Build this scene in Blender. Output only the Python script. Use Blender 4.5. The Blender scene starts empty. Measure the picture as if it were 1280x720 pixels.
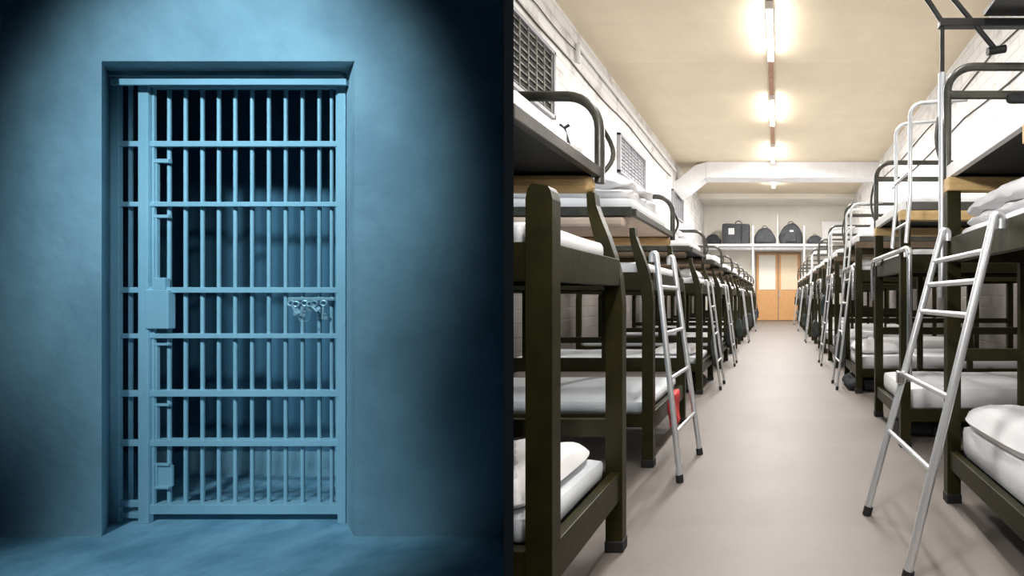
import bpy, bmesh, math, random
from mathutils import Vector, Matrix, noise
random.seed(7)
S = bpy.context.scene
COL = S.collection

# ------------------------------------------------------------------ camera
FPX = 600.0                      # focal length in pixels of a 1280 px wide frame
PX, PY = 970.0, 372.0            # vanishing point of the room's depth lines
cam_d = bpy.data.cameras.new('camera'); cam = bpy.data.objects.new('camera', cam_d); COL.objects.link(cam)
cam.location = (0, 0, 1.0); cam.rotation_euler = (math.pi/2, 0, 0)
cam_d.sensor_fit = 'HORIZONTAL'; cam_d.sensor_width = 36; cam_d.lens = 36*FPX/1280
cam_d.shift_x = (640-PX)/1280; cam_d.shift_y = (PY-360)/1280
cam_d.clip_start = 0.02; cam_d.clip_end = 60
S.camera = cam

# ------------------------------------------------------------------ world, exposure
w = bpy.data.worlds.new('world'); S.world = w; w.use_nodes = True
w.node_tree.nodes['Background'].inputs[0].default_value = (0.02, 0.03, 0.05, 1)
w.node_tree.nodes['Background'].inputs[1].default_value = 0.0
vs = S.view_settings
vs.view_transform = 'Standard'; vs.look = 'None'; vs.gamma = 1; vs.use_curve_mapping = False; vs.exposure = 0.0

# ------------------------------------------------------------------ lamps of the two rooms, with added fills
def aim(o, target):
    o.rotation_euler = (Vector(target)-o.location).to_track_quat('-Z', 'Y').to_euler()
def spot(name, loc, target, power, color, size_deg, blend, radius):
    d = bpy.data.lights.new(name, 'SPOT'); d.energy = power; d.color = color
    d.spot_size = math.radians(size_deg); d.spot_blend = blend; d.shadow_soft_size = radius
    o = bpy.data.objects.new(name, d); COL.objects.link(o); o.location = loc; aim(o, target); return o
def area(name, loc, target, power, color, sx, sy):
    d = bpy.data.lights.new(name, 'AREA'); d.shape = 'RECTANGLE'; d.size = sx; d.size_y = sy
    d.energy = power; d.color = color
    o = bpy.data.objects.new(name, d); COL.objects.link(o); o.location = loc; aim(o, target); return o
BLUE = (0.48, 0.83, 1.0)
spot('cell_spot_lamp', (-2.05, 0.0, 3.0), (-2.27, 2.01, 1.62), 340, BLUE, 49, 1.0, 0.10)
spot('cell_side_fill', (-0.75, 0.1, 2.8), (-2.60, 2.05, 1.25), 130, BLUE, 27, 1.0, 0.08)  # added fill that lifts the gate's left jamb post out of shadow
spot('cell_floor_fill', (-1.7, -0.6, 3.1), (-2.20, 1.80, 0.0), 330, BLUE, 29, 1.0, 0.15)  # added fill that brightens the middle of the cell floor
TUBE_Y = [(3.3, 4.8), (6.7, 8.2), (9.8, 11.3), (12.9, 14.4), (16.2, 17.7)]
for a, b in TUBE_Y:
    area('tube_lamp', (-0.09, (a+b)/2, 4.93), (-0.09, (a+b)/2, 0), (120 if a < 5 else 165) if a < 9 else 250, (1.0, 0.985, 0.97), 0.25, b-a)
area('tube_lamp', (0.75, 1.0, 4.93), (0.75, 1.0, 0), 80, (1.0, 0.97, 0.94), 0.25, 1.5)  # added tube, out of view, to brighten the near bunks
area('added_fill_lamp', (-0.36, 0.83, 1.95), (1.0, 1.95, 1.35), 28, (1.0, 0.98, 0.96), 0.26, 0.16)  # added, out of view: lights the duvet and the right bunk's aisle end
area('added_flood', (1.80, -2.43, 2.95), (0.9, 3.0, 1.1), 75, (1.0, 0.98, 0.96), 0.7, 0.45)  # added, unseen: fills the bunk faces turned to the viewpoint

# ------------------------------------------------------------------ materials
def mat(name, color, rough=0.6, metal=0.0, spec=0.5, bump=0.0, bscale=60, c2=None, cscale=4.0, cdetail=4, emit=None, estr=0, coat=0, stretch=(1,1,1), ramp=(0.35,0.65)):
    m = bpy.data.materials.new(name); m.use_nodes = True
    nt = m.node_tree; N = nt.nodes; L = nt.links; b = N['Principled BSDF']
    b.inputs['Base Color'].default_value = (*color, 1); b.inputs['Roughness'].default_value = rough
    b.inputs['Metallic'].default_value = metal; b.inputs['Specular IOR Level'].default_value = spec
    b.inputs['Coat Weight'].default_value = coat
    tc = N.new('ShaderNodeTexCoord'); mp = N.new('ShaderNodeMapping'); L.new(tc.outputs['Object'], mp.inputs[0])
    mp.inputs['Scale'].default_value = stretch
    if c2:
        n = N.new('ShaderNodeTexNoise'); n.inputs['Scale'].default_value = cscale; n.inputs['Detail'].default_value = cdetail
        n.inputs['Roughness'].default_value = 0.6
        L.new(mp.outputs[0], n.inputs['Vector'])
        r = N.new('ShaderNodeValToRGB'); r.color_ramp.elements[0].position = ramp[0]; r.color_ramp.elements[1].position = ramp[1]
        r.color_ramp.elements[0].color = (*color, 1); r.color_ramp.elements[1].color = (*c2, 1)
        L.new(n.outputs[0], r.inputs[0]); L.new(r.outputs[0], b.inputs['Base Color'])
    if bump:
        n = N.new('ShaderNodeTexNoise'); n.inputs['Scale'].default_value = bscale; n.inputs['Detail'].default_value = 5
        L.new(mp.outputs[0], n.inputs['Vector'])
        bp = N.new('ShaderNodeBump'); bp.inputs['Strength'].default_value = bump; bp.inputs['Distance'].default_value = 0.01
        L.new(n.outputs[0], bp.inputs['Height']); L.new(bp.outputs[0], b.inputs['Normal'])
    if emit:
        b.inputs['Emission Color'].default_value = (*emit, 1); b.inputs['Emission Strength'].default_value = estr
    return m

def brick_mat(name, upper, lower, split_z, axis):
    """white painted brick above, taupe with lower-wall shade put into the colour below split_z; axis: the wall runs along y ('y') or x ('x')"""
    m = bpy.data.materials.new(name); m.use_nodes = True
    nt = m.node_tree; N = nt.nodes; L = nt.links; b = N['Principled BSDF']; b.inputs['Roughness'].default_value = 0.55
    tc = N.new('ShaderNodeTexCoord'); sp = N.new('ShaderNodeSeparateXYZ'); L.new(tc.outputs['Object'], sp.inputs[0])
    cb = N.new('ShaderNodeCombineXYZ'); L.new(sp.outputs['Y' if axis == 'y' else 'X'], cb.inputs[0]); L.new(sp.outputs['Z'], cb.inputs[1])
    br = N.new('ShaderNodeTexBrick'); L.new(cb.outputs[0], br.inputs['Vector'])
    br.inputs['Scale'].default_value = 1.0; br.inputs['Brick Width'].default_value = 0.48; br.inputs['Row Height'].default_value = 0.17
    br.inputs['Mortar Size'].default_value = 0.012; br.inputs['Mortar Smooth'].default_value = 0.3
    br.inputs['Color1'].default_value = (*upper, 1); br.inputs['Color2'].default_value = (*[c*0.93 for c in upper], 1)
    br.inputs['Mortar'].default_value = (*[c*0.80 for c in upper], 1)
    n = N.new('ShaderNodeTexNoise'); n.inputs['Scale'].default_value = 2.3; n.inputs['Detail'].default_value = 7; L.new(tc.outputs['Object'], n.inputs['Vector'])
    nr = N.new('ShaderNodeValToRGB'); nr.color_ramp.elements[0].position = 0.34; nr.color_ramp.elements[1].position = 0.47
    nr.color_ramp.elements[0].color = (0.72, 0.70, 0.68, 1); nr.color_ramp.elements[1].color = (1, 1, 1, 1); L.new(n.outputs[0], nr.inputs[0])
    mu = N.new('ShaderNodeMixRGB'); mu.blend_type = 'MULTIPLY'; mu.inputs[0].default_value = 1; L.new(br.outputs[0], mu.inputs[1]); L.new(nr.outputs[0], mu.inputs[2])
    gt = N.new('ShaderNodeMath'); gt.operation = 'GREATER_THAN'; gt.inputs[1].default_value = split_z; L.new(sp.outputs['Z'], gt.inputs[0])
    mx = N.new('ShaderNodeMixRGB'); mx.inputs[1].default_value = (*lower, 1); L.new(gt.outputs[0], mx.inputs[0]); L.new(mu.outputs[0], mx.inputs[2])  # lower tone carries painted shade of the lower wall
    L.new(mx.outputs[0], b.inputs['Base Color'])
    bp = N.new('ShaderNodeBump'); bp.inputs['Strength'].default_value = 0.6; bp.inputs['Distance'].default_value = 0.02; bp.invert = True
    L.new(br.outputs['Fac'], bp.inputs['Height']); L.new(bp.outputs[0], b.inputs['Normal'])
    return m

def board_mat(name, c1, c2, line, width, length, rough, spec=0.4, rot=False, cloud=0.80):
    m = bpy.data.materials.new(name); m.use_nodes = True
    nt = m.node_tree; N = nt.nodes; L = nt.links; b = N['Principled BSDF']; b.inputs['Roughness'].default_value = rough
    b.inputs['Specular IOR Level'].default_value = spec
    tc = N.new('ShaderNodeTexCoord'); mp = N.new('ShaderNodeMapping'); L.new(tc.outputs['Object'], mp.inputs[0])
    if rot: mp.inputs['Rotation'].default_value = (0, 0, math.pi/2)
    br = N.new('ShaderNodeTexBrick'); L.new(mp.outputs[0], br.inputs['Vector'])
    br.inputs['Scale'].default_value = 1.0; br.inputs['Brick Width'].default_value = length; br.inputs['Row Height'].default_value = width
    br.inputs['Mortar Size'].default_value = 0.004; br.inputs['Mortar Smooth'].default_value = 0.5
    br.inputs['Color1'].default_value = (*c1, 1); br.inputs['Color2'].default_value = (*c2, 1); br.inputs['Mortar'].default_value = (*line, 1)
    n = N.new('ShaderNodeTexNoise'); n.inputs['Scale'].default_value = 1.7; n.inputs['Detail'].default_value = 8; n.inputs['Roughness'].default_value = 0.65
    L.new(tc.outputs['Object'], n.inputs['Vector'])
    nr = N.new('ShaderNodeValToRGB'); nr.color_ramp.elements[0].position = 0.3; nr.color_ramp.elements[1].position = 0.7
    nr.color_ramp.elements[0].color = (cloud, cloud*.97, cloud*.94, 1); nr.color_ramp.elements[1].color = (1.04, 1.03, 1.02, 1); L.new(n.outputs[0], nr.inputs[0])
    mu = N.new('ShaderNodeMixRGB'); mu.blend_type = 'MULTIPLY'; mu.inputs[0].default_value = 1; L.new(br.outputs[0], mu.inputs[1]); L.new(nr.outputs[0], mu.inputs[2])
    L.new(mu.outputs[0], b.inputs['Base Color'])
    rr = N.new('ShaderNodeMapRange'); rr.inputs['To Min'].default_value = rough-0.08; rr.inputs['To Max'].default_value = rough+0.12
    L.new(n.outputs[0], rr.inputs[0]); L.new(rr.outputs[0], b.inputs['Roughness'])
    return m

M = dict(
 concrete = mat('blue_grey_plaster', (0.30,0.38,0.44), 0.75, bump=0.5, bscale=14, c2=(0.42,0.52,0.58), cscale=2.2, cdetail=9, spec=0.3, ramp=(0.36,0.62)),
 concrete_floor = mat('blue_grey_concrete', (0.22,0.37,0.47), 0.6, bump=0.6, bscale=9, c2=(0.42,0.60,0.70), cscale=5, cdetail=9, spec=0.4, ramp=(0.35,0.62)),
 cellpaint = mat('steel_blue_paint', (0.42,0.58,0.66), 0.35, spec=0.6, bump=0.1, bscale=40, c2=(0.48,0.63,0.71), cscale=6),
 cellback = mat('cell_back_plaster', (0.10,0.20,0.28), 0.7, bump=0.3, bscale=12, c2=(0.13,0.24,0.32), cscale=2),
 chrome = mat('chrome', (0.72,0.73,0.74), 0.22, 1.0),
 galv = mat('galvanised_tube', (0.72,0.73,0.74), 0.36, 0.7, bump=0.05, bscale=90, c2=(0.75,0.76,0.77), cscale=20),
 keysteel = mat('key_steel', (0.50,0.60,0.66), 0.4, 0.3),
 olive = mat('olive_enamel', (0.014,0.0125,0.003), 0.45, spec=0.25, bump=0.08, bscale=30, c2=(0.026,0.023,0.005), cscale=8),
 darktube = mat('dark_enamel_tube', (0.025,0.024,0.018), 0.35, spec=0.5, c2=(0.06,0.056,0.042), cscale=9),
 black = mat('black_steel', (0.012,0.012,0.012), 0.45, spec=0.4, c2=(0.02,0.02,0.02), cscale=9),
 slat = mat('dark_bed_base', (0.008,0.008,0.007), 0.7, c2=(0.012,0.012,0.010), cscale=9),
 sheet = mat('white_sheet', (0.80,0.80,0.81), 0.85, spec=0.2, bump=0.35, bscale=9, c2=(0.86,0.86,0.87), cscale=3),
 pillow = mat('white_pillowcase', (0.86,0.85,0.85), 0.9, spec=0.15, bump=0.5, bscale=11, c2=(0.80,0.79,0.80), cscale=6),
 mattress = mat('pale_mattress_cover', (0.66,0.69,0.72), 0.8, spec=0.2, bump=0.2, bscale=12, c2=(0.72,0.75,0.78), cscale=4),
 wood = mat('rough_timber', (0.50,0.32,0.13), 0.6, bump=0.3, bscale=30, c2=(0.66,0.47,0.22), cscale=6, cdetail=7, stretch=(1,8,8)),
 darkwood = mat('dark_stained_timber', (0.09,0.06,0.035), 0.6, bump=0.2, bscale=30, c2=(0.13,0.09,0.05), cscale=6),
 ply = mat('plywood', (0.58,0.44,0.34), 0.6, c2=(0.68,0.55,0.44), cscale=3, stretch=(1,6,1)),
 tube = mat('lit_tube', (1,1,1), 0.4, emit=(1.0,0.975,0.94), estr=75),
 housing = mat('white_lamp_housing', (0.8,0.78,0.74), 0.5, c2=(0.75,0.73,0.70), cscale=10),
 rust = mat('red_brown_conduit', (0.38,0.20,0.12), 0.6, c2=(0.45,0.26,0.17), cscale=6),
 duct = mat('white_duct', (0.84,0.84,0.86), 0.5, c2=(0.78,0.78,0.80), cscale=3),
 doorwood = mat('orange_door_wood', (0.66,0.34,0.13), 0.45, c2=(0.72,0.40,0.17), cscale=4, stretch=(6,1,1)),
 doorcream = mat('cream_door_panel', (0.80,0.66,0.46), 0.5, c2=(0.84,0.70,0.50), cscale=4),
 doorpale = mat('pale_door_panel', (0.86,0.82,0.72), 0.5, c2=(0.88,0.84,0.75), cscale=4),
 doorframe = mat('brown_door_frame', (0.30,0.20,0.13), 0.5, c2=(0.35,0.24,0.16), cscale=6),
 whitepaint = mat('white_gloss_paint', (0.82,0.81,0.79), 0.35, c2=(0.78,0.77,0.75), cscale=8),
 farwall = mat('cream_far_wall', (0.76,0.72,0.64), 0.7, c2=(0.82,0.78,0.70), cscale=1.5),
 bag = mat('charcoal_nylon', (0.035,0.038,0.042), 0.7, bump=0.5, bscale=14, c2=(0.06,0.063,0.07), cscale=7),
 bagblack = mat('black_nylon', (0.012,0.014,0.015), 0.75, bump=0.6, bscale=16, c2=(0.025,0.028,0.03), cscale=8),
 baggreen = mat('dark_green_cloth', (0.014,0.022,0.018), 0.85, bump=0.6, bscale=16, c2=(0.022,0.034,0.028), cscale=8),
 pale = mat('pale_label', (0.6,0.62,0.6), 0.6, c2=(0.65,0.66,0.64), cscale=9),
 red = mat('red_cloth', (0.62,0.03,0.03), 0.7, c2=(0.70,0.06,0.05), cscale=9),
 rubber = mat('black_rubber', (0.01,0.01,0.01), 0.7, c2=(0.015,0.015,0.015), cscale=9),
 grey = mat('grey_shutter', (0.30,0.30,0.32), 0.5, c2=(0.36,0.36,0.38), cscale=7),
 dark = mat('dark_opening', (0.02,0.02,0.02), 0.8, c2=(0.03,0.03,0.03), cscale=7),
 cream = mat('cream_lath', (0.10,0.095,0.085), 0.6, c2=(0.32,0.30,0.26), cscale=7),
 cable = mat('dark_cable', (0.06,0.055,0.05), 0.6, c2=(0.08,0.075,0.07), cscale=9),
 partition = mat('dark_partition_tone', (0.008,0.013,0.020), 0.7, bump=0.2, bscale=20, c2=(0.011,0.017,0.026), cscale=3),  # divider's dark end stands in for shade at the cell wall's edge
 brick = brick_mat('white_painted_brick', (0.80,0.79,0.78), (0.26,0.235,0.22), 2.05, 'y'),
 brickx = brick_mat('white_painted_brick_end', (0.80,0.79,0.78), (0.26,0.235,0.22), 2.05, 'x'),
 ceiling = board_mat('ceiling_boards', (0.70,0.61,0.46), (0.73,0.64,0.49), (0.60,0.51,0.38), 1.22, 900.0, 0.55, cloud=0.94),
 floor = board_mat('worn_floor_sheet', (0.185,0.162,0.147), (0.200,0.176,0.160), (0.19,0.168,0.153), 0.30, 900.0, 0.50, 0.45),
)

# ------------------------------------------------------------------ mesh helpers
def link(name, bm, m, parent=None, smooth=None, loc=None):
    me = bpy.data.meshes.new(name)
    bmesh.ops.recalc_face_normals(bm, faces=bm.faces[:])
    if smooth:
        for f in bm.faces: f.smooth = True
    bm.to_mesh(me); bm.free(); me.materials.append(m)
    if smooth:
        try: me.set_sharp_from_angle(angle=math.radians(38))
        except Exception: pass
    o = bpy.data.objects.new(name, me); COL.objects.link(o)
    if parent: o.parent = parent
    if loc: o.location = loc
    return o
def tag(o, label=None, cat=None, group=None, kind=None):
    if label: o['label'] = label
    if cat: o['category'] = cat
    if group: o['group'] = group
    if kind: o['kind'] = kind
    return o
def thing(name, label, cat, loc=(0,0,0), group=None, rz=0):
    o = bpy.data.objects.new(name, None); COL.objects.link(o); o.location = loc; o.rotation_euler.z = rz
    o.empty_display_size = 0.1
    return tag(o, label, cat, group)
def box(bm, x0, x1, y0, y1, z0, z1, bev=0.0):
    vs_ = [bm.verts.new((x, y, z)) for x in (x0, x1) for y in (y0, y1) for z in (z0, z1)]
    fs = [bm.faces.new([vs_[i] for i in q]) for q in ((0,1,3,2),(4,6,7,5),(0,4,5,1),(2,3,7,6),(0,2,6,4),(1,5,7,3))]
    if bev:
        es = list({e for f in fs for e in f.edges})
        bmesh.ops.bevel(bm, geom=es, offset=bev, segments=2, affect='EDGES', profile=0.5)
def B(*boxes, bev=0.0):
    bm = bmesh.new()
    for b in boxes: box(bm, *b, bev=bev)
    return bm
def prism(bm, pts, z0, z1):
    lo = [bm.verts.new((x, y, z0)) for x, y in pts]; hi = [bm.verts.new((x, y, z1)) for x, y in pts]
    n = len(pts)
    bm.faces.new(lo[::-1]); bm.faces.new(hi)
    for i in range(n): bm.faces.new((lo[i], lo[(i+1)%n], hi[(i+1)%n], hi[i]))
def tube(bm, pts, r, n=10, caps=True):
    pts = [Vector(p) for p in pts]
    rings = []; up = None
    for i, p in enumerate(pts):
        t = ((pts[i+1]-p) if i == 0 else (p-pts[i-1]) if i == len(pts)-1 else (pts[i+1]-p).normalized()+(p-pts[i-1]).normalized()).normalized()
        if up is None:
            up = Vector((0,0,1)) if abs(t.z) < 0.9 else Vector((0,1,0))
        a = (up - t*up.dot(t))
        a = a.normalized() if a.length > 1e-6 else t.orthogonal().normalized()
        up = a; b = t.cross(a)
        rad = r[i] if isinstance(r, (list, tuple)) else r
        rings.append([bm.verts.new(p + (a*math.cos(2*math.pi*k/n) + b*math.sin(2*math.pi*k/n))*rad) for k in range(n)])
    for r0, r1 in zip(rings, rings[1:]):
        for k in range(n): bm.faces.new((r0[k], r0[(k+1)%n], r1[(k+1)%n], r1[k]))
    if caps: bm.faces.new(rings[0][::-1]); bm.faces.new(rings[-1])
def T(*paths, r=0.012, n=10):
    bm = bmesh.new()
    for p in paths: tube(bm, p, r, n)
    return bm
def arc(c, r, a0, a1, ax, ay, n=7):
    """points on an arc: centre c, radius r, plane axes ax/ay"""
    c, ax, ay = Vector(c), Vector(ax), Vector(ay)
    return [c + ax*(r*math.cos(math.radians(a0+(a1-a0)*i/n))) + ay*(r*math.sin(math.radians(a0+(a1-a0)*i/n))) for i in range(n+1)]
def sweep_strip(bm, path, hw, y0, y1, taper=None):
    """flat bar bent in the xz plane: path of (x, z), half width hw, from y0 to y1"""
    P = [Vector((x, 0, z)) for x, z in path]; R = []
    for i, p in enumerate(P):
        t = ((P[i+1]-p) if i == 0 else (p-P[i-1]) if i == len(P)-1 else (P[i+1]-P[i-1])).normalized()
        nrm = Vector((t.z, 0, -t.x))*(taper[i] if taper else hw)
        R.append([bm.verts.new(q) for q in ((p.x+nrm.x, y0, p.z+nrm.z), (p.x+nrm.x, y1, p.z+nrm.z), (p.x-nrm.x, y1, p.z-nrm.z), (p.x-nrm.x, y0, p.z-nrm.z))])
    for a, b in zip(R, R[1:]):
        for k in range(4): bm.faces.new((a[k], a[(k+1)%4], b[(k+1)%4], b[k]))
    bm.faces.new(R[0][::-1]); bm.faces.new(R[-1])
def softbox(lx, ly, lz, r=0.04, nx=16, ny=10, nz=4, amp=0.006, fr=5.0, seed=0, fn=None):
    """box with rounded edges and slightly uneven cloth surface, base centred at the origin, from z=0 up"""
    bm = bmesh.new(); V = {}
    def vert(i, j, k):
        key = (i, j, k)
        if key in V: return V[key]
        p = Vector((lx*(i/nx-.5), ly*(j/ny-.5), lz*(k/nz-.5)))
        q = Vector((max(-lx/2+r, min(lx/2-r, p.x)), max(-ly/2+r, min(ly/2-r, p.y)), max(-lz/2+min(r, lz/2), min(lz/2-min(r, lz/2), p.z))))
        d = p-q
        if d.length > 1e-9: p = q + d.normalized()*min(r, d.length) if d.length > r else p
        nv = noise.noise_vector(Vector((p.x*fr+seed*3.1, p.y*fr, p.z*fr+seed)))
        if k > 0: p += nv*amp
        p.z += lz/2
        if fn: p = fn(p)
        V[key] = bm.verts.new(p); return V[key]
    def quad(a, b, c, d): bm.faces.new((vert(*a), vert(*b), vert(*c), vert(*d)))
    for i in range(nx):
        for j in range(ny):
            quad((i,j,0),(i,j+1,0),(i+1,j+1,0),(i+1,j,0)); quad((i,j,nz),(i+1,j,nz),(i+1,j+1,nz),(i,j+1,nz))
    for i in range(nx):
        for k in range(nz):
            quad((i,0,k),(i+1,0,k),(i+1,0,k+1),(i,0,k+1)); quad((i,ny,k),(i,ny,k+1),(i+1,ny,k+1),(i+1,ny,k))
    for j in range(ny):
        for k in range(nz):
            quad((0,j,k),(0,j,k+1),(0,j+1,k+1),(0,j+1,k)); quad((nx,j,k),(nx,j+1,k),(nx,j+1,k+1),(nx,j,k+1))
    return bm
def pillow_bm(lx, ly, h, seed=0, n=18):
    bm = bmesh.new(); top = {}; bot = {}
    for i in range(n+1):
        for j in range(n+1):
            u, v = 2*i/n-1, 2*j/n-1
            f = ((1-abs(u)**4)*(1-abs(v)**4))**0.5 if abs(u) < 1 and abs(v) < 1 else 0
            x, y = u*lx/2*math.sqrt(1-.24*v**4), v*ly/2*math.sqrt(1-.24*u**4)
            w_ = noise.noise(Vector((u*2.2+seed, v*2.2, seed*.7)))*0.018*f + noise.noise(Vector((u*6+seed, v*2.0, seed)))*0.008*f
            top[i, j] = bm.verts.new((x, y, h*0.36 + h*0.64*f + w_))
            bot[i, j] = top[i, j] if f == 0 else bm.verts.new((x, y, h*0.36*(1-f**0.7)))
    for i in range(n):
        for j in range(n):
            bm.faces.new((top[i,j], top[i+1,j], top[i+1,j+1], top[i,j+1]))
            q = (bot[i,j], bot[i,j+1], bot[i+1,j+1], bot[i+1,j])
            if len(set(q)) >= 3 and not all(v in (top[i,j], top[i,j+1], top[i+1,j+1], top[i+1,j]) for v in q):
                try: bm.faces.new(list(dict.fromkeys(q)))
                except Exception: pass
    return bm
def copy_tree(o, parent=None):
    c = o.copy(); COL.objects.link(c); c.parent = parent
    for ch in [x for x in bpy.data.objects if x.parent == o]: copy_tree(ch, c)
    return c
def struct(name, bm, m, smooth=None, parent=None):
    o = link(name, bm, m, parent, smooth)
    if not parent: o['kind'] = 'structure'
    return o

# ------------------------------------------------------------------ the shell of both rooms
CH = 5.17                                   # dormitory ceiling
WL, WR, YB, YF = -3.10, 3.16, -2.6, 20.7    # dormitory walls
K = -(PX-642.0)/FPX                         # the divider wall runs obliquely from the hatch: x = K*y
KL = -(PX-630.0)/FPX
Y1 = 2.01                                   # face of the cell wall
cx = 2.15
# dormitory floor and cell floor (they meet under the divider)
bm = bmesh.new(); prism(bm, [(1.40,YB),(WR,YB),(WR,YF),(WL,YF),(WL,2.80),(-1.78,2.80),(-1.78,cx),(K*cx,cx)], -0.06, 0); struct('floor_dormitory', bm, M['floor'])
bm = bmesh.new(); prism(bm, [(-4.0,YB),(1.40,YB),(K*cx,cx),(-1.78,cx),(-1.78,2.80),(-4.0,2.80)], -0.06, 0); struct('floor_cell', bm, M['concrete_floor'])
struct('ceiling_dormitory', B((WL-.1, WR+.1, YB-.1, YF+.1, CH, CH+.1)), M['ceiling'])
bm = bmesh.new(); prism(bm, [(-4.0,YB),(1.36,YB),(-1.13,Y1),(-1.2,cx),(-1.82,cx),(-1.82,2.72),(-4.0,2.72)], 3.5, 3.56); struct('ceiling_cell', bm, M['concrete'])
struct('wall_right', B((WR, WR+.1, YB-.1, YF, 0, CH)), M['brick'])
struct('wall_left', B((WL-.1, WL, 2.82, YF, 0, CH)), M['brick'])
struct('wall_far', B((WL, -.90, YF, YF+.1, 0, CH), (1.09, WR, YF, YF+.1, 0, CH), (-.90, 1.09, YF, YF+.1, 2.98, CH), (-.90, 1.09, YF+.1, YF+.14, 0, 2.98)), M['farwall'])
struct('wall_back', B((-4.1, WR, YB-.1, YB, 0, CH)), M['partition'])
struct('wall_cell_side', B((-4.1, -4.0, YB, 2.82, 0, 3.56)), M['concrete'])
# wall with the cell opening: chamfered jambs
bm = bmesh.new()
prism(bm, [(-4.0,Y1),(-2.824,Y1),(-2.957,2.13),(-2.957,cx),(-4.0,cx)], 0, CH)
prism(bm, [(-1.765,Y1),(K*Y1-.002,Y1),(K*cx-.002,cx),(-1.906,cx),(-1.906,2.13)], 0, CH)
prism(bm, [(-2.824,Y1),(-1.765,Y1),(-1.906,2.13),(-1.906,cx),(-2.957,cx),(-2.957,2.13)], 1.990, CH)
box(bm, -2.957, -1.906, 2.10, cx, 1.972, 2.0)
struct('wall_cell_front', bm, M['concrete'])
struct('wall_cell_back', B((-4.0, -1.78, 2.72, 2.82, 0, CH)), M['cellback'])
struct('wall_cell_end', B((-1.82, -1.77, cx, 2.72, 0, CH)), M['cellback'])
struct('baseboard_cell', B((-3.95, -1.83, 2.70, 2.72, 0, 0.13)), M['cellpaint'])
# added oblique divider keeping stray light apart, with a hatch in it (the view passes through the hatch)
bm = bmesh.new()
prism(bm, [(K*.32,.32),(KL*.32,.32),(KL*Y1,Y1),(K*Y1,Y1)], 0, CH)
prism(bm, [(.085,-.12),(.062,-.12),(1.35,YB),(1.41,YB)], 0, CH)
prism(bm, [(K*.32,.32),(.085,-.12),(.062,-.12),(KL*.32,.32)], 1.23, CH)
prism(bm, [(K*.32,.32),(.085,-.12),(.062,-.12),(KL*.32,.32)], 0, .76)
struct('wall_added_divider', bm, M['partition'])

# ------------------------------------------------------------------ cell gate
YG = 2.13
gx = lambda p, Y=YG: (p-PX)*Y/FPX
gz = lambda p, Y=YG: 1+(PY-p)*Y/FPX
def pxbox(x0, x1, ya, yb, d0, d1):
    return (gx(x0), gx(x1), YG+d0, YG+d1, max(gz(yb), 0.0), gz(ya))
fr = thing('barred_side_frame', 'tall steel blue frame in the wall recess with a narrow barred strip beside the door', 'gate frame', (gx(285), YG, 0))
def child(name, bm, m, par, smooth=None, label=None):
    o = link(name, bm, m, par, smooth)
    o.matrix_parent_inverse = Matrix.Translation(-Vector(par.location))   # built in world coordinates
    if label: o['label'] = label
    return o
HB = [(176,183),(252,258),(359,366),(417,423),(488,496),(550,558)]
child('jamb_post', B(pxbox(137.5,149.5,97,655,-.004,.012), bev=.002), M['cellpaint'], fr)
child('lock_post', B(pxbox(175,187.5,103,655,-.008,.014), bev=.003), M['cellpaint'], fr)
child('jamb_post', B(pxbox(422.6,432.5,97,655,-.004,.018), bev=.002), M['cellpaint'], fr)
YH = 2.085
child('head_rail', B((gx(138,YH),gx(432,YH),YH,YH+.012,gz(106,YH),gz(98,YH)), bev=.002), M['cellpaint'], fr)
child('sill_rail', B(pxbox(149.5,175,641,648,0.0,.03), bev=.002), M['cellpaint'], fr)
for k, (a, b) in enumerate(HB+[(626,634)]):
    child('cross_rail', B(pxbox(148,176,a,b,0.0,.016), bev=.002), M['cellpaint'], fr)
YBAR = YG+.026
child('bar', T([(gx(163.5,YBAR), YBAR, gz(104)), (gx(163.5,YBAR), YBAR, gz(641))], r=.0074, n=14), M['cellpaint'], fr, True)
dr = thing('barred_cell_door', 'steel blue barred cell door with lock box at its left edge', 'cell door', (gx(305), YG, 0))
child('top_rail', B(pxbox(187,423,104.5,109,0.0,.03), bev=.002), M['cellpaint'], dr)
child('bottom_rail', B(pxbox(187,423,631,643,0.0,.05), bev=.002), M['cellpaint'], dr)
child('stile', B(pxbox(418.5,423,109,631,0.003,.014), bev=.002), M['cellpaint'], dr)
child('stile', B(pxbox(188.2,191,109,631,0.004,.014), bev=.001), M['cellpaint'], dr)
for k, (a, b) in enumerate(HB):
    child('cross_rail', B(pxbox(187,423,a,b,0.0,.016+.008*max(0,k-2)), bev=.002), M['cellpaint'], dr)
for x in (212,232.5,253.5,274,294.5,315.5,336.5,357.5,378.5,399.5,415):
    child('bar', T([(gx(x,YBAR), YBAR, gz(109)), (gx(x,YBAR), YBAR, gz(633))], r=.0074, n=14), M['cellpaint'], dr, True)
for (ya, yb) in ((198,203),(268,272),(429,432),(505,508),(580,583),(609,612)):
    child('stiffener', B(pxbox(191,209,ya,yb,0.004,.018), bev=.001), M['cellpaint'], dr)
for (xa, ya, yb) in ((191.5,203,252),(191.5,272,347),(191.5,432,488),(191.5,508,550),(191.5,583,609)):
    child('stiffener', B(pxbox(xa,xa+2.3,ya,yb,0.006,.018), bev=.001), M['cellpaint'], dr)
child('lock_plate', B(pxbox(191,211,583,609,0.012,.018)), M['cellpaint'], dr)
child('lock_box', B(pxbox(186,214.5,362,411,-.014,.016), bev=.004), M['cellpaint'], dr)
child('lock_cap', B(pxbox(193,208,347,362,-.008,.016), bev=.003), M['cellpaint'], dr)
child('latch_bar', B((gx(362),gx(419),YG-.010,YG+.012,gz(376),gz(371.5)), bev=.004), M['keysteel'], dr, label='pale steel latch bar near the right edge of the door')
kb = thing('key_bunch', 'bunch of pale steel keys hanging from the latch bar of the cell door', 'keys', (gx(388), YG-.03, gz(376)))
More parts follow.
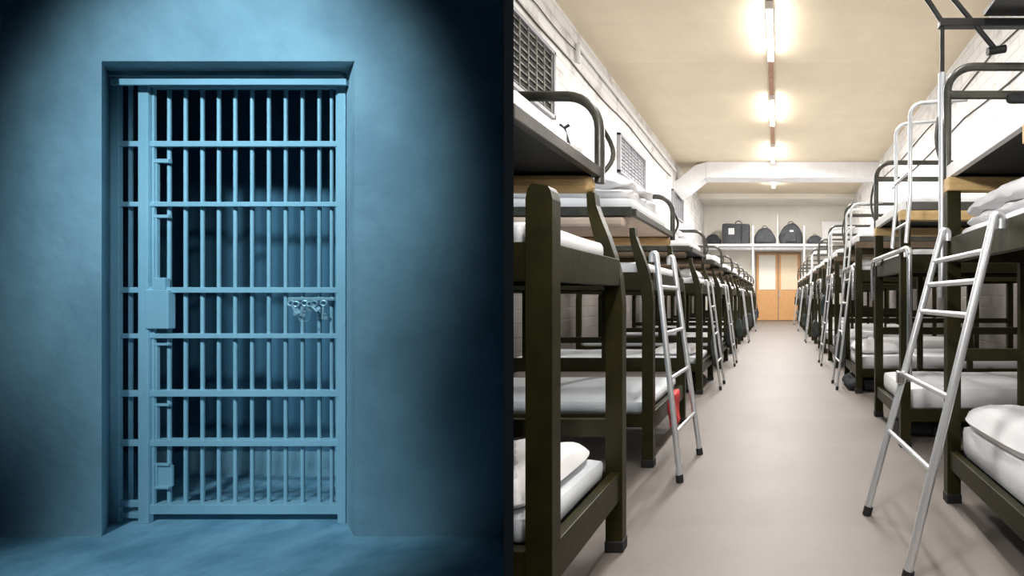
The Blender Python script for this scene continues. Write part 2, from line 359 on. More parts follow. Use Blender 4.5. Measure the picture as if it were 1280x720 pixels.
bm = bmesh.new(); c = Vector((gx(388), YG-.03, gz(389)))
tube(bm, [c+Vector((.032*math.cos(a*math.pi/12), 0.004*math.sin(a), .045*math.sin(a*math.pi/12))) for a in range(25)], .0014, 8, False)
child('key_ring', bm, M['keysteel'], kb, True)
for x, y, ang, ln in ((374,379,-28,.055),(380,380,10,.050),(391,379,20,.058),(397,380,-45,.045),(403,379,60,.045),(414,379,4,.070)):
    bm = bmesh.new()
    tube(bm, [(.011*math.cos(a*math.pi/6), 0, .011*math.sin(a*math.pi/6)) for a in range(13)], .0042, 6, False)
    box(bm, -.0035, .0035, -.0025, .0025, -ln, -.010)
    box(bm, .003, .017, -.0025, .0025, -ln, -ln+.014)
    box(bm, .003, .013, -.0025, .0025, -ln+.020, -ln+.028)
    bmesh.ops.rotate(bm, verts=bm.verts[:], matrix=Matrix.Rotation(math.radians(ang), 3, 'Y') @ Matrix.Rotation(math.radians(20), 3, 'Z'))
    bmesh.ops.translate(bm, verts=bm.verts[:], vec=(gx(x), YG-.035, gz(y)))
    child('key', bm, M['keysteel'], kb, True)

# ------------------------------------------------------------------ dormitory: far door, windows, ducts, lights
d1 = bpy.data.objects.new('door_1', None); COL.objects.link(d1); d1.location = (0.095, YF, 0); d1['kind'] = 'structure'
child('door_frame', B((-.90,-.845,YF-.04,YF+.08,0,2.98),(1.035,1.09,YF-.04,YF+.08,0,2.98),(-.845,1.035,YF-.04,YF+.08,2.93,2.98), bev=.006), M['doorframe'], d1)
for x0, x1, mm in ((-.835,.075,'doorpale'), (.115,1.025,'doorcream')):
    child('door_leaf', B((x0,x1,YF+.02,YF+.07,.02,2.90), bev=.005), M['doorwood'], d1)
    child('door_panel', B((x0+.10,x1-.10,YF-.0,YF+.025,1.34,2.84), bev=.004), M[mm], d1, label='pale upper panel' if mm=='doorpale' else 'cream upper panel')
child('door_mullion', B((.072,.118,YF-.01,YF+.06,.0,2.93), bev=.004), M['doorframe'], d1)
child('door_handle', T([(.16,YF-.03,1.0),(.16,YF-.03,1.3)], r=.015), M['galv'], d1, True)
def window(n, y0, y1, z0, z1, louvre):
    o = bpy.data.objects.new('window_%d' % n, None); COL.objects.link(o); o.location = (WL, (y0+y1)/2, z0); o['kind'] = 'structure'
    child('window_frame', B((WL-.01,WL+.07,y0,y0+.05,z0,z1),(WL-.01,WL+.07,y1-.05,y1,z0,z1),(WL-.01,WL+.07,y0,y1,z0,z0+.05),(WL-.01,WL+.07,y0,y1,z1-.05,z1), bev=.004), M['grey'], o)
    child('window_backing', B((WL,WL+.02,y0+.04,y1-.04,z0+.04,z1-.04)), M['dark' if louvre else 'grey'], o)
    bx = []
    nb = 9
    for i in range(nb):
        zz = z0+.09+(z1-z0-.18)*i/(nb-1)
        bx.append((WL+.03,WL+.045,y0+.04,y1-.04,zz-.008,zz+.008))
    for i in range(8):
        yy = y0+.1+(y1-y0-.2)*i/7
        bx.append((WL+.046,WL+.056,yy-.008,yy+.008,z0+.04,z1-.04))
    child('window_grille', B(*bx), M['cream' if louvre else 'grey'], o)
window(1, 5.0, 6.62, 3.45, 4.38, True)
window(2, 9.35, 11.2, 3.45, 4.22, False)
window(3, 14.2, 15.8, 3.45, 4.22, False)
# duct across the ceiling near the far end, with its angled drop to the left wall
bm = B((-2.15, WR, 14.7, 15.35, 4.68, CH-.004), bev=.02)
link_d = link('ceiling_duct', bm, M['duct'])
tag(link_d, 'wide white duct crossing under the ceiling in front of the far wall', 'duct')
bm = bmesh.new()
sweep_strip(bm, [(-2.10,4.93),(-2.35,4.86),(-2.85,4.45),(-3.09,4.30)], .235, 14.72, 15.33)
o = link('duct_elbow', bm, M['duct'], link_d)
o = link('downstand_beam', B((WL+.004, WR-.004, 19.2, 20.69, 4.95, CH-.004), bev=.01), M['farwall']); o.name = 'trim_1'; o['kind'] = 'structure'
# painted strip and cable runs along the ceiling
o = link('ceiling_conduit', B((-.135,-.045,YB+.02,14.69,CH-.035,CH-.003), bev=.004), M['rust']); tag(o, 'red brown conduit strip running along the middle of the ceiling between the lamps', 'conduit')
LAMPS = [(-.09, *TUBE_Y[0], 'lit tube lamp at the top edge of the picture, nearest of the ceiling row'),
         (-.09, *TUBE_Y[1], 'second lit tube lamp of the ceiling row, the largest one fully seen'),
         (-.09, *TUBE_Y[2], 'third lit tube lamp along the ceiling row'),
         (-.09, *TUBE_Y[3], 'fourth lit tube lamp, just before the white duct'),
         (-.09, *TUBE_Y[4], 'lit tube lamp on the ceiling beyond the white duct'),
         (.75, .25, 1.75, 'added lit tube lamp, unseen on the ceiling above the nearest right bunk')]
for lx_, a, b, lab in LAMPS:
    t = thing('ceiling_lamp', lab, 'lamp', (lx_, (a+b)/2, CH-.036), 'tube lamps along the ceiling')
    L_ = (b-a)/2
    link('lamp_housing', B((-.05,.05,-L_,L_,-.06,.0355 if lx_ > 0 else -.001), bev=.008), M['housing'], t)
    for sx in (-.028, .028):
        link('lamp_tube', T([(sx,-L_+.04,-.082),(sx,L_-.04,-.082)], r=.018, n=12), M['tube'], t, True)
    for sy in (-1, 1):
        link('lamp_socket', B((-.055,.055,sy*L_-.02,sy*L_+.02,-.105,-.0), bev=.006), M['housing'], t)
t = thing('added_fill_lamp', 'small added fill lamp, unseen on the dark divider wall above the viewpoint', 'lamp', (-.4485, .82, 1.95), rz=math.radians(-61.3))
link('added_lamp_body', B((-.16,.16,.0,.045,-.10,.10), bev=.006), M['housing'], t)
link('added_lamp_lens', softbox(.26,.03,.15,r=.014,nx=8,ny=3,nz=6,amp=0), M['tube'], t, True, loc=(0,.05,-.075))
t = thing('added_flood', 'added white fill floodlight, unseen on the wall behind the viewpoint', 'lamp', (1.80, -2.59, 2.95))
link('added_lamp_body', B((-.36,.36,.0,.14,-.25,.25), bev=.01), M['housing'], t)
link('added_lamp_bracket', B((-.03,.03,.02,.08,-.40,-.24), bev=.004), M['grey'], t)
# small white sensor on the ceiling
t = thing('smoke_detector', 'small white round smoke detector on the ceiling right of the lamps', 'smoke detector', (1.55, 6.55, CH))
bm = bmesh.new(); bmesh.ops.create_cone(bm, cap_ends=True, segments=24, radius1=.05, radius2=.075, depth=.04, matrix=Matrix.Translation((0,0,-.062))); link('sensor_head', bm, M['housing'], t, True)
bm = bmesh.new(); bmesh.ops.create_cone(bm, cap_ends=True, segments=24, radius1=.08, radius2=.08, depth=.042, matrix=Matrix.Translation((0,0,-.021))); link('sensor_base', bm, M['grey'], t, True)
# cables pinned along the walls
def cable(label, x, pts, r=.012):
    P = []
    for (ya, za), (yb, zb) in zip(pts, pts[1:]):
        for i in range(8):
            f = i/8; y = ya+(yb-ya)*f; P.append((x, y, za+(zb-za)*f - .05*math.sin(math.pi*f) + .012*noise.noise(Vector((y*2, za, 0)))))
    P.append((x, *pts[-1]))
    o = link('wall_cable', T(P, r=r, n=6), M['cable'], None, True); tag(o, label, 'cable')
cable('thin dark cable sagging along the top of the white brick wall on the right', WR-.018, [(2.0,4.55),(4.5,4.48),(7,4.55),(10,4.5),(14,4.52)])
cable('dark cable pinned lower along the white brick wall on the right', WR-.018, [(2.0,4.0),(5,3.9),(8,4.0),(13,3.95)])
cable('short dark cable looping down the right wall behind the nearest top bunk', WR-.018, [(3.9,4.0),(3.95,3.6),(4.15,3.2)])
cable('thin dark cable along the white brick wall on the left above the windows', WL+.018, [(4.6,4.62),(7.2,4.55),(10,4.6),(14,4.55)])
cable('dark cable running above the grille along the left brick wall', WL+.018, [(4.6,4.85),(6.2,4.78),(7.6,4.85)], .008)
o = link('wall_pipe', T([(WL+.05,7.4,4.9),(WL+.05,14.6,4.86)], [(WL+.05,7.4,4.9),(WL+.05,7.4,4.62)], r=.035, n=10), M['whitepaint'], None, True); tag(o, 'white pipe along the top of the left wall under the ceiling', 'pipe')

# shelf rack above the far door
t = thing('luggage_rack', 'white pole rack standing in front of the far door with a high shelf for bags', 'rack', (0, 19.7, 0))
for x in (-.95, 1.16):
    child('pole', T([(x,19.7,0),(x,19.7,3.95)], r=.045, n=12), M['whitepaint'], t, True)
child('pole', T([(.07,19.66,3.1),(.07,19.66,4.4)], r=.02, n=8), M['whitepaint'], t, True)
child('shelf', B((-3.02,2.35,19.62,20.5,3.10,3.20), bev=.01), M['whitepaint'], t)
child('shelf_beam', B((-3.02,2.35,19.66,19.72,2.95,3.06), bev=.005), M['grey'], t)
def bag(name, label, loc, lx, ly, lz, m, seed, par_parts=True, cat='bag', group=None, dome=0.4):
    t = thing(name, label, cat, loc, group)
    def fn(p):
        f = 1-dome*(abs(2*p.x/lx)**2.5)
        q = 1+.10*math.sin(math.pi*min(1, p.z/lz))
        return Vector((p.x*q, p.y*q, p.z*f))
    link('body', softbox(lx, ly, lz, r=min(lx,ly,lz)*.28, nx=14, ny=8, nz=8, amp=min(lx,lz)*.05, fr=2.2/max(lx,.2), seed=seed, fn=fn), m, t, True)
    if par_parts:
        link('handle', T(arc((0,0,lz*.96), lx*.14, 0, 180, (1,0,0), (0,0,1), 8), r=max(.008,lx*.018), n=6), M['rubber'], t, True)
        link('pocket', softbox(lx*.5, ly*.16, lz*.45, r=min(lz,ly)*.06, nx=6, ny=3, nz=5, amp=lx*.01, seed=seed+1), m, t, True, loc=(0,-ly*.56,lz*.12))
    return t
b1 = thing('suitcase', 'boxy dark grey suitcase with a pale tag on the rack, left of the far door', 'suitcase', (-1.66, 20.0, 3.202))
link('body', softbox(1.14,.42,.86,r=.07,nx=10,ny=6,nz=8,amp=.02,fr=2,seed=3), M['bag'], b1, True)
link('luggage_tag', B((-.30,-.06,-.235,-.215,.40,.66), bev=.004), M['pale'], b1)
link('handle', T(arc((.1,0,.85),.14,0,180,(1,0,0),(0,0,1),8), r=.02, n=6), M['rubber'], b1, True)
link('seam', B((.22,.26,-.225,-.2,.08,.80), bev=.004), M['rubber'], b1)
bag('duffel_bag', 'rounded charcoal duffel bag on the rack just left of the thin middle pole', (-.47,20.02,3.202), .84,.42,.70, M['bag'], 5, dome=.5)
b2 = bag('backpack', 'bulging charcoal backpack with a pale badge on the rack above the door', (.62,20.02,3.202), .90,.44,.88, M['bag'], 8, dome=.45)
link('badge', B((-.06,.10,-.262,-.235,.42,.58), bev=.004), M['pale'], b2)
bag('holdall', 'small low grey holdall at the right end of the rack', (1.62,20.02,3.202), .60,.36,.38, M['bag'], 11, dome=.4)
bag('duffel_bag', 'low dark bag at the left end of the rack near the wall', (-2.62,20.02,3.202), .60,.36,.42, M['bagblack'], 12, dome=.4)
# pale cupboard panel high on the far wall at the right
o = link('wall_cupboard', B((1.95,3.1,20.25,20.69,3.35,4.22), bev=.01), M['whitepaint'], None); tag(o, 'pale cupboard high on the far wall at the right corner', 'cupboard')

# ------------------------------------------------------------------ bunk beds
ORD = ['nearest', 'second', 'third', 'fourth', 'fifth', 'sixth', 'seventh', 'eighth', 'ninth', 'tenth']
LEN = 2.05
def xb(s, u0, u1, *r): return (min(s*u0, s*u1), max(s*u0, s*u1), *r)
def make_bunk(s, wd, right, first=False):
    """two-tier steel bunk; u runs from the aisle to the wall, y along the room. s=-1 left row, +1 right row"""
    t = bpy.data.objects.new('bunk_bed', None); COL.objects.link(t); t.empty_display_size = .1
    top = 1.515 if right else 1.41; tp = None
    z1a, z1b = (.17, .257) if right else (.205, .316)
    z2a, z2b = (1.17, 1.29) if right else (1.045, 1.15)
    ol = M['olive']
    for u in (0, LEN):
        for y in (0, wd-.05):
            d = 1 if u == 0 else -1
            uc = .035 if u == 0 else LEN-.035
            if right: path = [(s*uc, 0), (s*uc, top)]
            elif y == 0 and u == 0 and first: path = [(s*uc, 0), (s*uc, 1.265), (s*uc, 1.29), (s*(uc-.002), 1.303)]; tp = [.036, .036, .031, .022]
            else:
                path = [(s*uc, 0)] + [(s*(uc+d*q), z) for q, z in ((0,.98),(.010,1.08),(.028,1.16),(.050,1.235),(.075,1.31),(.088,1.36),(.092,1.41))]
                tp = [.033,.033,.033,.031,.027,.022,.018,.016]
            bm = bmesh.new(); sweep_strip(bm, path, .033, y, y+.05, tp); p = link('post', bm, ol, t)
            link('foot', B((path[0][0]-.037, path[0][0]+.037, y-.004, y+.054, 0, .045), bev=.004), M['rubber'], p)
    for za, zb in ((z1a, z1b), (z2a, z2b)):
        for u in (.012, LEN-.05):
            link('end_rail', B(xb(s, u, u+.038, .045, wd-.045, za, zb), bev=.003), ol, t)
        for y in (.006, wd-.044):
            link('side_rail', B(xb(s, .06, LEN-.06, y, y+.038, za+(.0 if right or zb > 1 else .03), zb), bev=.003), ol, t)
        bx = [xb(s, .05, LEN-.05, .04, wd-.04, zb-.05, zb-.036)] + [xb(s, .08+i*.17, .16+i*.17, .04, wd-.04, zb-.036, zb-.022) for i in range(11)]
        link('slat_base', B(*bx), M['slat'], t)
    mz = (.69, .75) if right else (.45, .52)
    link('guard_rail', B(xb(s, .06, LEN-.06, wd-.04, wd-.01, *mz), bev=.003), ol, t)
    for u in ((.36, .78, 1.3) if right else (.62, 1.25)):
        link('upright', B(xb(s, u, u+.045, wd-.042, wd-.008, mz[1] if not right else .257, z2a), bev=.003), ol, t)
    return t
def make_top(s, wd, right):
    """tubular top bunk standing on two timber planks"""
    t = bpy.data.objects.new('top_bunk', None); COL.objects.link(t); t.empty_display_size = .1
    z0 = 0; dt = M['darktube']
    rm = M['whitepaint'] if right else dt
    u0 = .01 if right else .10
    H = .56 if right else .33
    link('end_rail', B(xb(s, u0, u0+.03, .0, wd, z0+.0, z0+(.062 if right else .042)), bev=.003), rm, t)
    link('end_rail', B(xb(s, LEN-.04, LEN-.01, .0, wd, z0, z0+.062), bev=.003), dt, t)
    for y in (0, wd-.03): link('side_rail', B(xb(s, u0+.03, LEN-.04, y, y+.03, z0, z0+.055), bev=.003), dt, t)
    link('bed_base', B(xb(s, u0+.03, LEN-.04, .03, wd-.03, z0+.012, z0+.024)), M['slat'] , t)
    # hoop rail along the far side, rounded at the aisle corner
    ax, az = Vector((s,0,0)), Vector((0,0,1)); R = .13
    y = wd+.002
    P = [Vector((s*(u0+.01), y, z0-.02))] + arc((s*(u0+.01+R), y, H-R), R, 180, 90, ax, az) + [Vector((s*(LEN-.15), y, H))] + arc((s*(LEN-.02-R), y, H-R), R, 90, 0, ax, az) + [Vector((s*(LEN-.02), y, z0+.01))]
    link('hoop_rail', T(P, r=.02, n=10), dt, t, True)
    if right:
        P = [Vector((s*(u0+.01), y, H-.14)), Vector((s*(LEN-.02), y, H-.14))]
        link('hoop_rail', T(P, r=.021, n=10), dt, t, True)
    # narrow grab loop beside the hoop
    y2 = wd+.03
    P = [Vector((s*(u0+.03), y2, H-.09))] + [Vector((s*(u0+.03)-s*.045*math.sin(math.pi*i/10), y2+.06*math.sin(math.pi*i/10), H-.09-(H-.10)*i/10)) for i in range(1, 11)]
    link('grab_loop', T(P, r=.010, n=8), dt, t, True)
    return t
CLIP = False
mats_mesh = {}
def place_bunk(side, i, edge, y0, wd, right, proto=None, clip=False):
    s = 1 if right else -1
    row = 'right' if right else 'left'
    w_ = ORD[i]
    out = {}
    tops = (1.515, .066) if right else (1.412, .064)
    # two-tier frame
    b = make_bunk(s, wd, right, i == 0) if not proto else copy_tree(proto['bunk'])
    b.location = (s*edge, y0, 0)
    tag(b, 'olive steel two tier bunk frame, %s in the %s row' % (w_, row), 'bunk bed', 'olive steel bunk frames in two rows')
    out['bunk'] = b
    # planks
    pl = []
    for j, y in enumerate((.0, wd-.07)):
        if proto: p = copy_tree(proto['planks'][j])
        else: p = link('timber_plank', B(xb(s, .0 if right else (.17 if j == 0 else .12), LEN, 0, .07, 0, tops[1]), bev=.004 if right else .02), M['wood' if i == 0 or (i == 1 and right) else 'ply' if i == 1 and j == 0 else 'wood' if i == 1 else 'darkwood'])
        p.location = (s*edge, y0+y, tops[0]+.002)
        tag(p, 'timber plank under the %s side of the %s top bunk in the %s row' % (('near','far')[j], w_, row), 'plank', 'timber planks under the top bunks'); pl.append(p)
    out['planks'] = pl
    tb = make_top(s, wd, right) if not proto else copy_tree(proto['top'])
    zt = tops[0]+tops[1]+.004
    tb.location = (s*edge, y0, zt)
    tag(tb, 'dark tubular top bunk with hoop rail, %s in the %s row' % (w_, row), 'top bunk', 'tubular top bunks stacked above the frames')
    out['top'] = tb
    # mattresses
    z1b, z2b = (.257, 1.29) if right else (.316, 1.15)
    zs = [(z1b-.018, .15 if right else .085, 'bottom'), (z2b-.018, .06 if right else .085, 'middle'), (zt+.028, .09 if right else .10, 'top')]
    out['mats'] = []
    for k, (z, h, nm) in enumerate(zs):
        u0 = .06 if k < 2 else (.05 if right else .14)
        key = (s, round(wd, 2), k)
        if proto: m_ = proto['mats'][k].copy(); COL.objects.link(m_)
        else: m_ = link('mattress', softbox(LEN-u0-.07, wd-.12, h, r=min(.035,h*.4), nx=30, ny=12, nz=4, amp=.006, fr=4, seed=i*3+k), M['mattress' if k == 0 and not right else 'sheet'], None, True)
        m_.location = (s*(edge+(u0+LEN-.07)/2), y0+wd/2, z)
        tag(m_, 'white %s mattress of the %s bunk in the %s row' % (nm, w_, row), 'mattress', 'white mattresses on the bunks')
        out['mats'].append(m_)
    # pillows (aisle end) on the bottom and middle tiers
    out['pillows'] = []
    for k in (0, 1):
        if (k == 1 and i == 0) or (right and i == 1) or (not right and i == 1): out['pillows'].append(None); continue
        z = zs[k][0]+zs[k][1]-.004
        hh = .13 if right and k == 0 else .09
        if k == 1: hh = .10
        pp = proto['pillows'][k] if proto and proto['pillows'][k] else None
        if pp: p = pp.copy(); COL.objects.link(p)
        else: p = link('pillow', pillow_bm(.48, min(.66, wd-.10), hh, seed=i+k*2+(3 if right else 0)), M['pillow'], None, True)
        p.location = (s*(edge+(.33 if not right else .285)), y0+wd*.5+(.03 if right else 0), z); p.rotation_euler.z = random.uniform(-.05, .05)
        tag(p, 'white pillow on the %s mattress of the %s bunk in the %s row' % (zs[k][2], w_, row), 'pillow', 'white pillows on the bunks')
        out['pillows'].append(p)
    return out
def clip_tree(objs, origin, normal):
    """trim meshes of the bunk that is built against the divider wall"""
    for o in objs:
        for ob in [o]+[c for c in bpy.data.objects if c.parent == o or (c.parent and c.parent.parent == o)]:
            if ob.type != 'MESH': continue
            p = Vector(ob.location); q = ob.parent
            rz = ob.rotation_euler.z
            while q: p += Vector(q.location); q = q.parent
            bm = bmesh.new(); bm.from_mesh(ob.data)
            mw = Matrix.Translation(p) @ Matrix.Rotation(rz, 4, 'Z')
            bm.transform(mw)
            r = bmesh.ops.bisect_plane(bm, geom=bm.verts[:]+bm.edges[:]+bm.faces[:], plane_co=origin, plane_no=normal, clear_outer=True)
            es = [e for e in r['geom_cut'] if isinstance(e, bmesh.types.BMEdge)]
            if es:
                try: bmesh.ops.holes_fill(bm, edges=[e for e in bm.edges if e.is_boundary], sides=0)
                except Exception: pass
            if len(bm.verts) == 0:
                bm.free(); bpy.data.objects.remove(ob); continue
            bm.transform(mw.inverted()); bm.to_mesh(ob.data); bm.free()
left = []; right = []
# left row
a = place_bunk('l', 0, .60, 1.285, .645, False)
clip_tree([a['bunk'], a['top'], *a['planks'], *a['mats'], *[p for p in a['pillows'] if p]], (0,0,0), (-1, K, 0))
left.append(a)
left.append(place_bunk('l', 1, .72, 2.82, 1.03, False))
lp = None
for i in range(2, 10):
    o = place_bunk('l', i, .76, 4.95+(i-2)*1.78, .90, False, proto=lp); lp = lp or o; left.append(o)
rp = None
right.append(place_bunk('r', 0, .83, 1.55, .83, True))
for i in range(1, 10):
    o = place_bunk('r', i, .83, 3.20+(i-1)*1.80, .87, True, proto=rp); rp = (rp or o) if i > 1 else None; right.append(o)
# plywood sheet under the second left top bunk
L2Y = 2.82
o = link('plywood_sheet', B((-2.7,-.83,L2Y+.05,L2Y+.98,0,.006)), M['ply'], None, loc=(0,0,1.412+.064+.005)); tag(o, 'pinkish plywood sheet lying under the top bunk of the second left bunk', 'plywood sheet')
# rumpled duvets
def duvet(name, label, loc, lx, ly, h, seed, rolls=2, group=None):
    """rounded heap of folded cloth: one big fold line and smaller creases"""
    def fn(p):
        u = p.x/lx*2; v = p.y/ly*2; q = p.z/h
        groove = math.exp(-((q-.48-.10*math.sin(u*3+seed))/.10)**2)
        rim = max(abs(u), abs(v))**6
        k = 1-.16*groove*rim
        cr = .030*noise.noise(Vector((u*3.5+seed, v*3.5, q*3)))+.022*noise.noise(Vector((u*9+v*4, v*3+seed, q*5)))
        z = p.z*(1-.30*(abs(u)**2.2)-.16*abs(v)**2.5) + (h*.9*(cr*2.2+.16*noise.noise(Vector((u*1.6+seed, v*1.6, 0)))) if q > .3 else 0)
        return Vector((p.x*(k+cr), p.y*(k+cr), max(0, z)))
    o = link(name, softbox(lx, ly, h, r=h*.42, nx=46, ny=38, nz=14, amp=.003, fr=8, seed=seed, fn=fn), M['pillow'], None, True)
    o.location = loc; return tag(o, label, 'duvet', group)
duvet('folded_duvet', 'thick rumpled white duvet heaped on the middle tier of the nearest right bunk', (.83+.505, 1.55+.41, 1.29+.044), .86, .74, .165, 2.0)
duvet('folded_duvet', 'rumpled white duvet heaped on the top bunk of the second left bunk', (-.72-.93, 2.82+.5, 1.412+.07+.028+.092), 1.5, .86, .24, 5.0)
for r_, (n_, L_) in enumerate((('left', left), ('right', right))):
    for i in range(2, 10, 1 if n_ == 'right' else 2):
        m_ = L_[i]['mats'][2]; h = .09 if n_ == 'right' else .10
        duvet('folded_duvet', 'white duvet folded on the top bunk of the %s bunk in the %s row' % (ORD[i], n_), (m_.location.x*.82, m_.location.y, m_.location.z+h-.004), .9, .66, .20, 7+i*1.3+r_, group='folded white duvets on the top bunks')

# ------------------------------------------------------------------ ladders
def ladder(label, fa, fb, ta, tb, rung_z, m='galv', r=.0165, hook=.07, sgn=1, group='metal ladders leaning on the bunks'):
    fa, fb, ta, tb = map(Vector, (fa, fb, ta, tb))
    t = thing('bunk_ladder', label, 'ladder', (fa+fb)/2, group)
    for f, tp in ((fa, ta), (fb, tb)):
        # hooked top
        P = [f+Vector((0,0,.012)), tp] + [tp + Vector((sgn*.014*(1-math.cos(a)), 0, .014*math.sin(a))) for a in [math.pi*i/6 for i in range(1, 7)]] + [tp+Vector((sgn*.028, 0, -hook*.5))]
        o = child('rail', T(P, r=r, n=12), M[m], t, True)
        ft = link('rubber_foot', T([f, f+(tp-f).normalized()*.04], r=r*1.25, n=10), M['rubber'], o); ft.matrix_parent_inverse = Matrix.Translation(-Vector(t.location)); ft.matrix_parent_inverse = Matrix.Identity(4)
    for z in rung_z:
        a_ = fa+(ta-fa)*((z-fa.z)/(ta.z-fa.z)); b_ = fb+(tb-fb)*((z-fb.z)/(tb.z-fb.z))
        child('rung', T([a_, b_], r=r*.72, n=10), M[m], t, True)
    return t
lad = ladder('tall galvanised ladder leaning on the nearest right bunk with its feet out on the floor', (.459,1.69,0), (.417,2.21,0), (.792,1.745,1.285), (.790,2.285,1.305), (1.17,1.06,.935,.64,.38), sgn=1)
child('clamp', B((.56,.60,2.215,2.25,.60,.66), bev=.006), M['chrome'], lad)
ladder('galvanised ladder leaning on the second left bunk beside the red cloth', (-.52,2.60,0), (-.485,3.06,0), (-.672,2.70,1.235), (-.672,3.14,1.25), (1.06,.80,.55,.26), sgn=-1)
for i in (2, 3, 5, 7):
    y = left[i]['bunk'].location.y
    ladder('thin metal ladder against the %s bunk of the left row' % ORD[i], (-.60,y+.25,0), (-.60,y+.62,0), (-.745,y+.25,1.17), (-.745,y+.62,1.17), (.3,.6,.9), r=.013, sgn=-1)
for i in range(1, 10):
    y = right[i]['bunk'].location.y
    dy = .1 if i == 1 else .2
    if i in (1, 4, 6, 8): continue
    ladder('thin metal ladder against the %s bunk of the right row' % ORD[i], (.66,y+dy,0), (.66,y+dy+.4,0), (.815,y+dy,1.31), (.815,y+dy+.4,1.31), (.3,.62,.94,1.2), r=.013, sgn=1)
# chrome grab frames running beside the middle tier of the right row
def grab(i, y0, y1, zc, drop0, drop1, x=.795):
    t = thing('grab_frame', 'chrome grab frame on the middle tier of the %s right bunk' % ORD[i], 'grab rail', (x, y0, zc), 'chrome grab frames along the right row')
    R = .06; Y, Z = Vector((0,1,0)), Vector((0,0,1))
    P = [Vector((x, y0, zc-drop0))] + arc((x, y0+R, zc-R), R, 180, 90, Y, Z) + arc((x, y1-R, zc-R), R, 90, 0, Y, Z) + [Vector((x, y1, zc-drop1))]
    child('rail', T(P, r=.0165, n=12), M['chrome'], t, True)
    for yy in (y0+.12, y1-.12):
        child('bracket', B((x, x+.045, yy-.015, yy+.015, zc-.05, zc+.012), bev=.004), M['chrome'], t)
grab(1, 2.86, 3.95, 1.30, .80, .32)
for i in range(2, 10):
    y = right[i]['bunk'].location.y; grab(i, y-.05, y+.72, 1.325, .35, .35)
# upper ladders with tall hand rails on the right row
def upper(i, y, ztop=2.06, x=.80):
    t = thing('upper_ladder', 'thin steel upper ladder rising to the top bunk of the %s right bunk' % ORD[i], 'ladder', (x, y, 1.3), 'upper ladders of the right row')
    for yy in (y, y+.34):
        child('rail', T([(x-.03,yy,1.325),(x,yy+.02,1.62),(x,yy+.02,ztop-.08)] + arc((x+.08,yy+.02,ztop-.08),.08,180,90,(1,0,0),(0,0,1),5) + [(x+.34,yy+.02,ztop+.02)], r=.0125, n=10), M['galv'], t, True)
    for z in (1.45, 1.75): child('rung', T([(x-.01,y+.01,z),(x-.01,y+.35,z)], r=.009, n=8), M['galv'], t, True)
upper(1, 2.84, 2.16)
for i in (2, 3, 5): upper(i, right[i]['bunk'].location.y+.1, 2.0)
# the tall post and overhead rack beside the nearest right bunk
t = thing('overhead_rack', 'black overhead rack on a thin grey post above the nearest right top bunk', 'rack', (.845, 2.40, 0))
child('post', T([(.845,2.44,1.0),(.845,2.44,2.14)], r=.019, n=10), M['galv'], t, True)
child('post', T([(.845,2.44,2.14),(.845,2.44,2.40)], r=.011, n=10), M['black'], t, True)
child('cross_bar', B((.83,2.95,2.425,2.465,2.375,2.415), bev=.003), M['black'], t)
child('strut', T([(.845,2.44,2.40),(.70,2.44,2.62)], r=.013, n=8), M['black'], t, True)
child('strut', T([(1.12,2.44,2.255),(.90,2.44,2.52),(.80,2.44,2.80)], r=.013, n=8), M['black'], t, True)
child('strut_knob', T([(1.075,2.44,2.25),(1.165,2.44,2.265)], r=.02, n=10), M['black'], t, True)
child('rack_board', B((1.05,2.95,2.05,2.43,2.425,2.445)), M['black'], t)
bag('duffel_bag', 'black bag lying on the overhead rack at the top right corner', (1.30,2.24,2.447), .42,.32,.20, M['bagblack'], 21)
bag('duffel_bag', 'dark green bag beside the black bag on the overhead rack', (1.72,2.24,2.447), .36,.32,.20, M['baggreen'], 23)
# dark clamp hanging things on the nearest right top bunk guard
o = link('hose_clip', softbox(.16,.05,.05,r=.02,nx=8,ny=4,nz=4,amp=.01,seed=4), M['rubber'], None, True); o.location = (1.22,2.37,2.0-.04); tag(o, 'small black clip on the guard rail of the nearest right top bunk', 'clip')

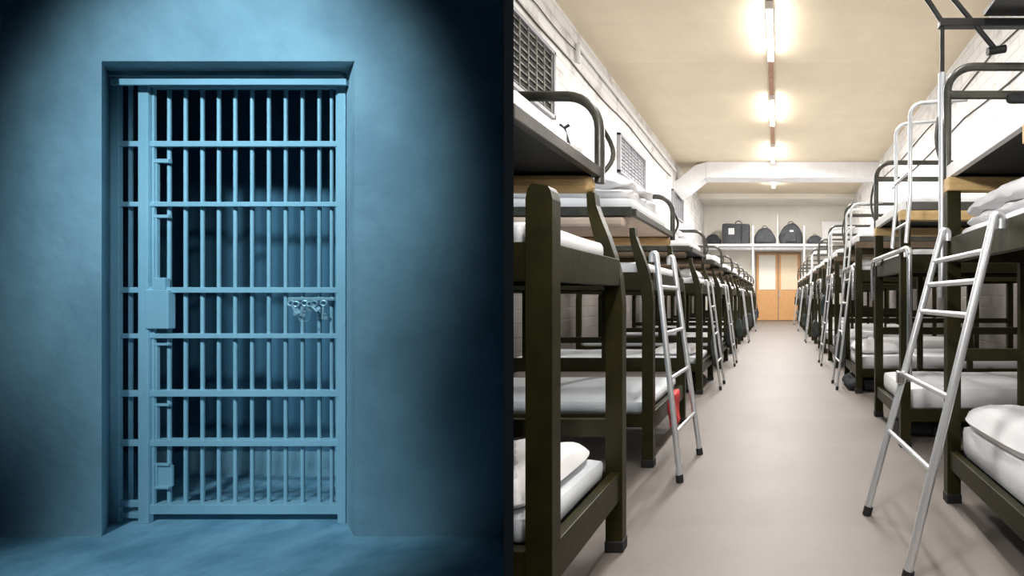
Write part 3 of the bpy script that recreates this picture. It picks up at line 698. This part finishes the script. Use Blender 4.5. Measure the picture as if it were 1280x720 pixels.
# ------------------------------------------------------------------ belongings around the bunks
o = link('red_cloth', softbox(.05,.16,.22,r=.02,nx=6,ny=8,nz=8,amp=.015,fr=9,seed=2), M['red'], None, True); o.location = (-.66,3.12,.17); tag(o, 'small red cloth hanging behind the ladder at the second left bunk', 'cloth')
hang = []
def hung(i, row, y, z, sx, sy, sz, m, seed):
    x = (-.76-.02+.0) if row == 'left' else .83
    x += (.07 if row == 'left' else -.066)
    t = thing('hanging_bag', '%s cloth bag hung on the aisle end of the %s bunk, %s row' % ({'bagblack':'black','baggreen':'dark green','bag':'charcoal'}[m], ORD[i], row), 'bag', (x, y, z), 'dark bags hung on the bunk ends')
    def fn(p): return Vector((p.x*(.6+.4*math.sin(math.pi*min(1,(p.z/sz)*.8+.15))), p.y*(1-.25*(p.z/sz)), p.z))
    link('body', softbox(sx, sy, sz, r=.04, nx=6, ny=10, nz=10, amp=.03, fr=7, seed=seed, fn=fn), M[m], t, True)
    link('strap', T([(0,-sy*.25,sz*.9),(0,-sy*.08,sz+.14),(0,sy*.08,sz+.14),(0,sy*.25,sz*.9)], r=.01, n=6), M['rubber'], t, True)
k = 0
for i in range(2, 10):
    yl = left[i]['bunk'].location.y; yr = right[i]['bunk'].location.y
    hung(i, 'left', yl+.76, .22, .12, .22, .36, ('bagblack','baggreen','bag')[i%3], 30+i)
    hung(i, 'right', yr+.74, .70 if i%2 else .22, .12, .22, .34, ('baggreen','bagblack','bag')[i%3], 50+i)
bag('duffel_bag', 'black bag lying on the floor under the aisle end of the third right bunk', (1.10, 5.4, 0), .60,.5,.165, M['bagblack'], 61)
bag('duffel_bag', 'dark crumpled bag on the floor under the second right bunk', (1.25, 3.65, 0), .55,.42,.16, M['bagblack'], 63)
bag('duffel_bag', 'dark green bag on the floor beneath the third left bunk', (-1.02, 5.35, 0), .40,.5,.17, M['baggreen'], 65)
# little bottle cap hook on the nearest left top bunk
t = thing('bracket_hook', 'small dark forked hook standing up from the edge of the nearest left top bunk', 'hook', (-.72, 1.70, 1.50))
link('stem', T([(0,0,0),(-.03,0,.10)], r=.005, n=6), M['rubber'], t, True)
link('fork', T([(-.045,0,.112),(-.03,0,.10),(-.012,0,.112)], r=.006, n=6), M['rubber'], t, True)
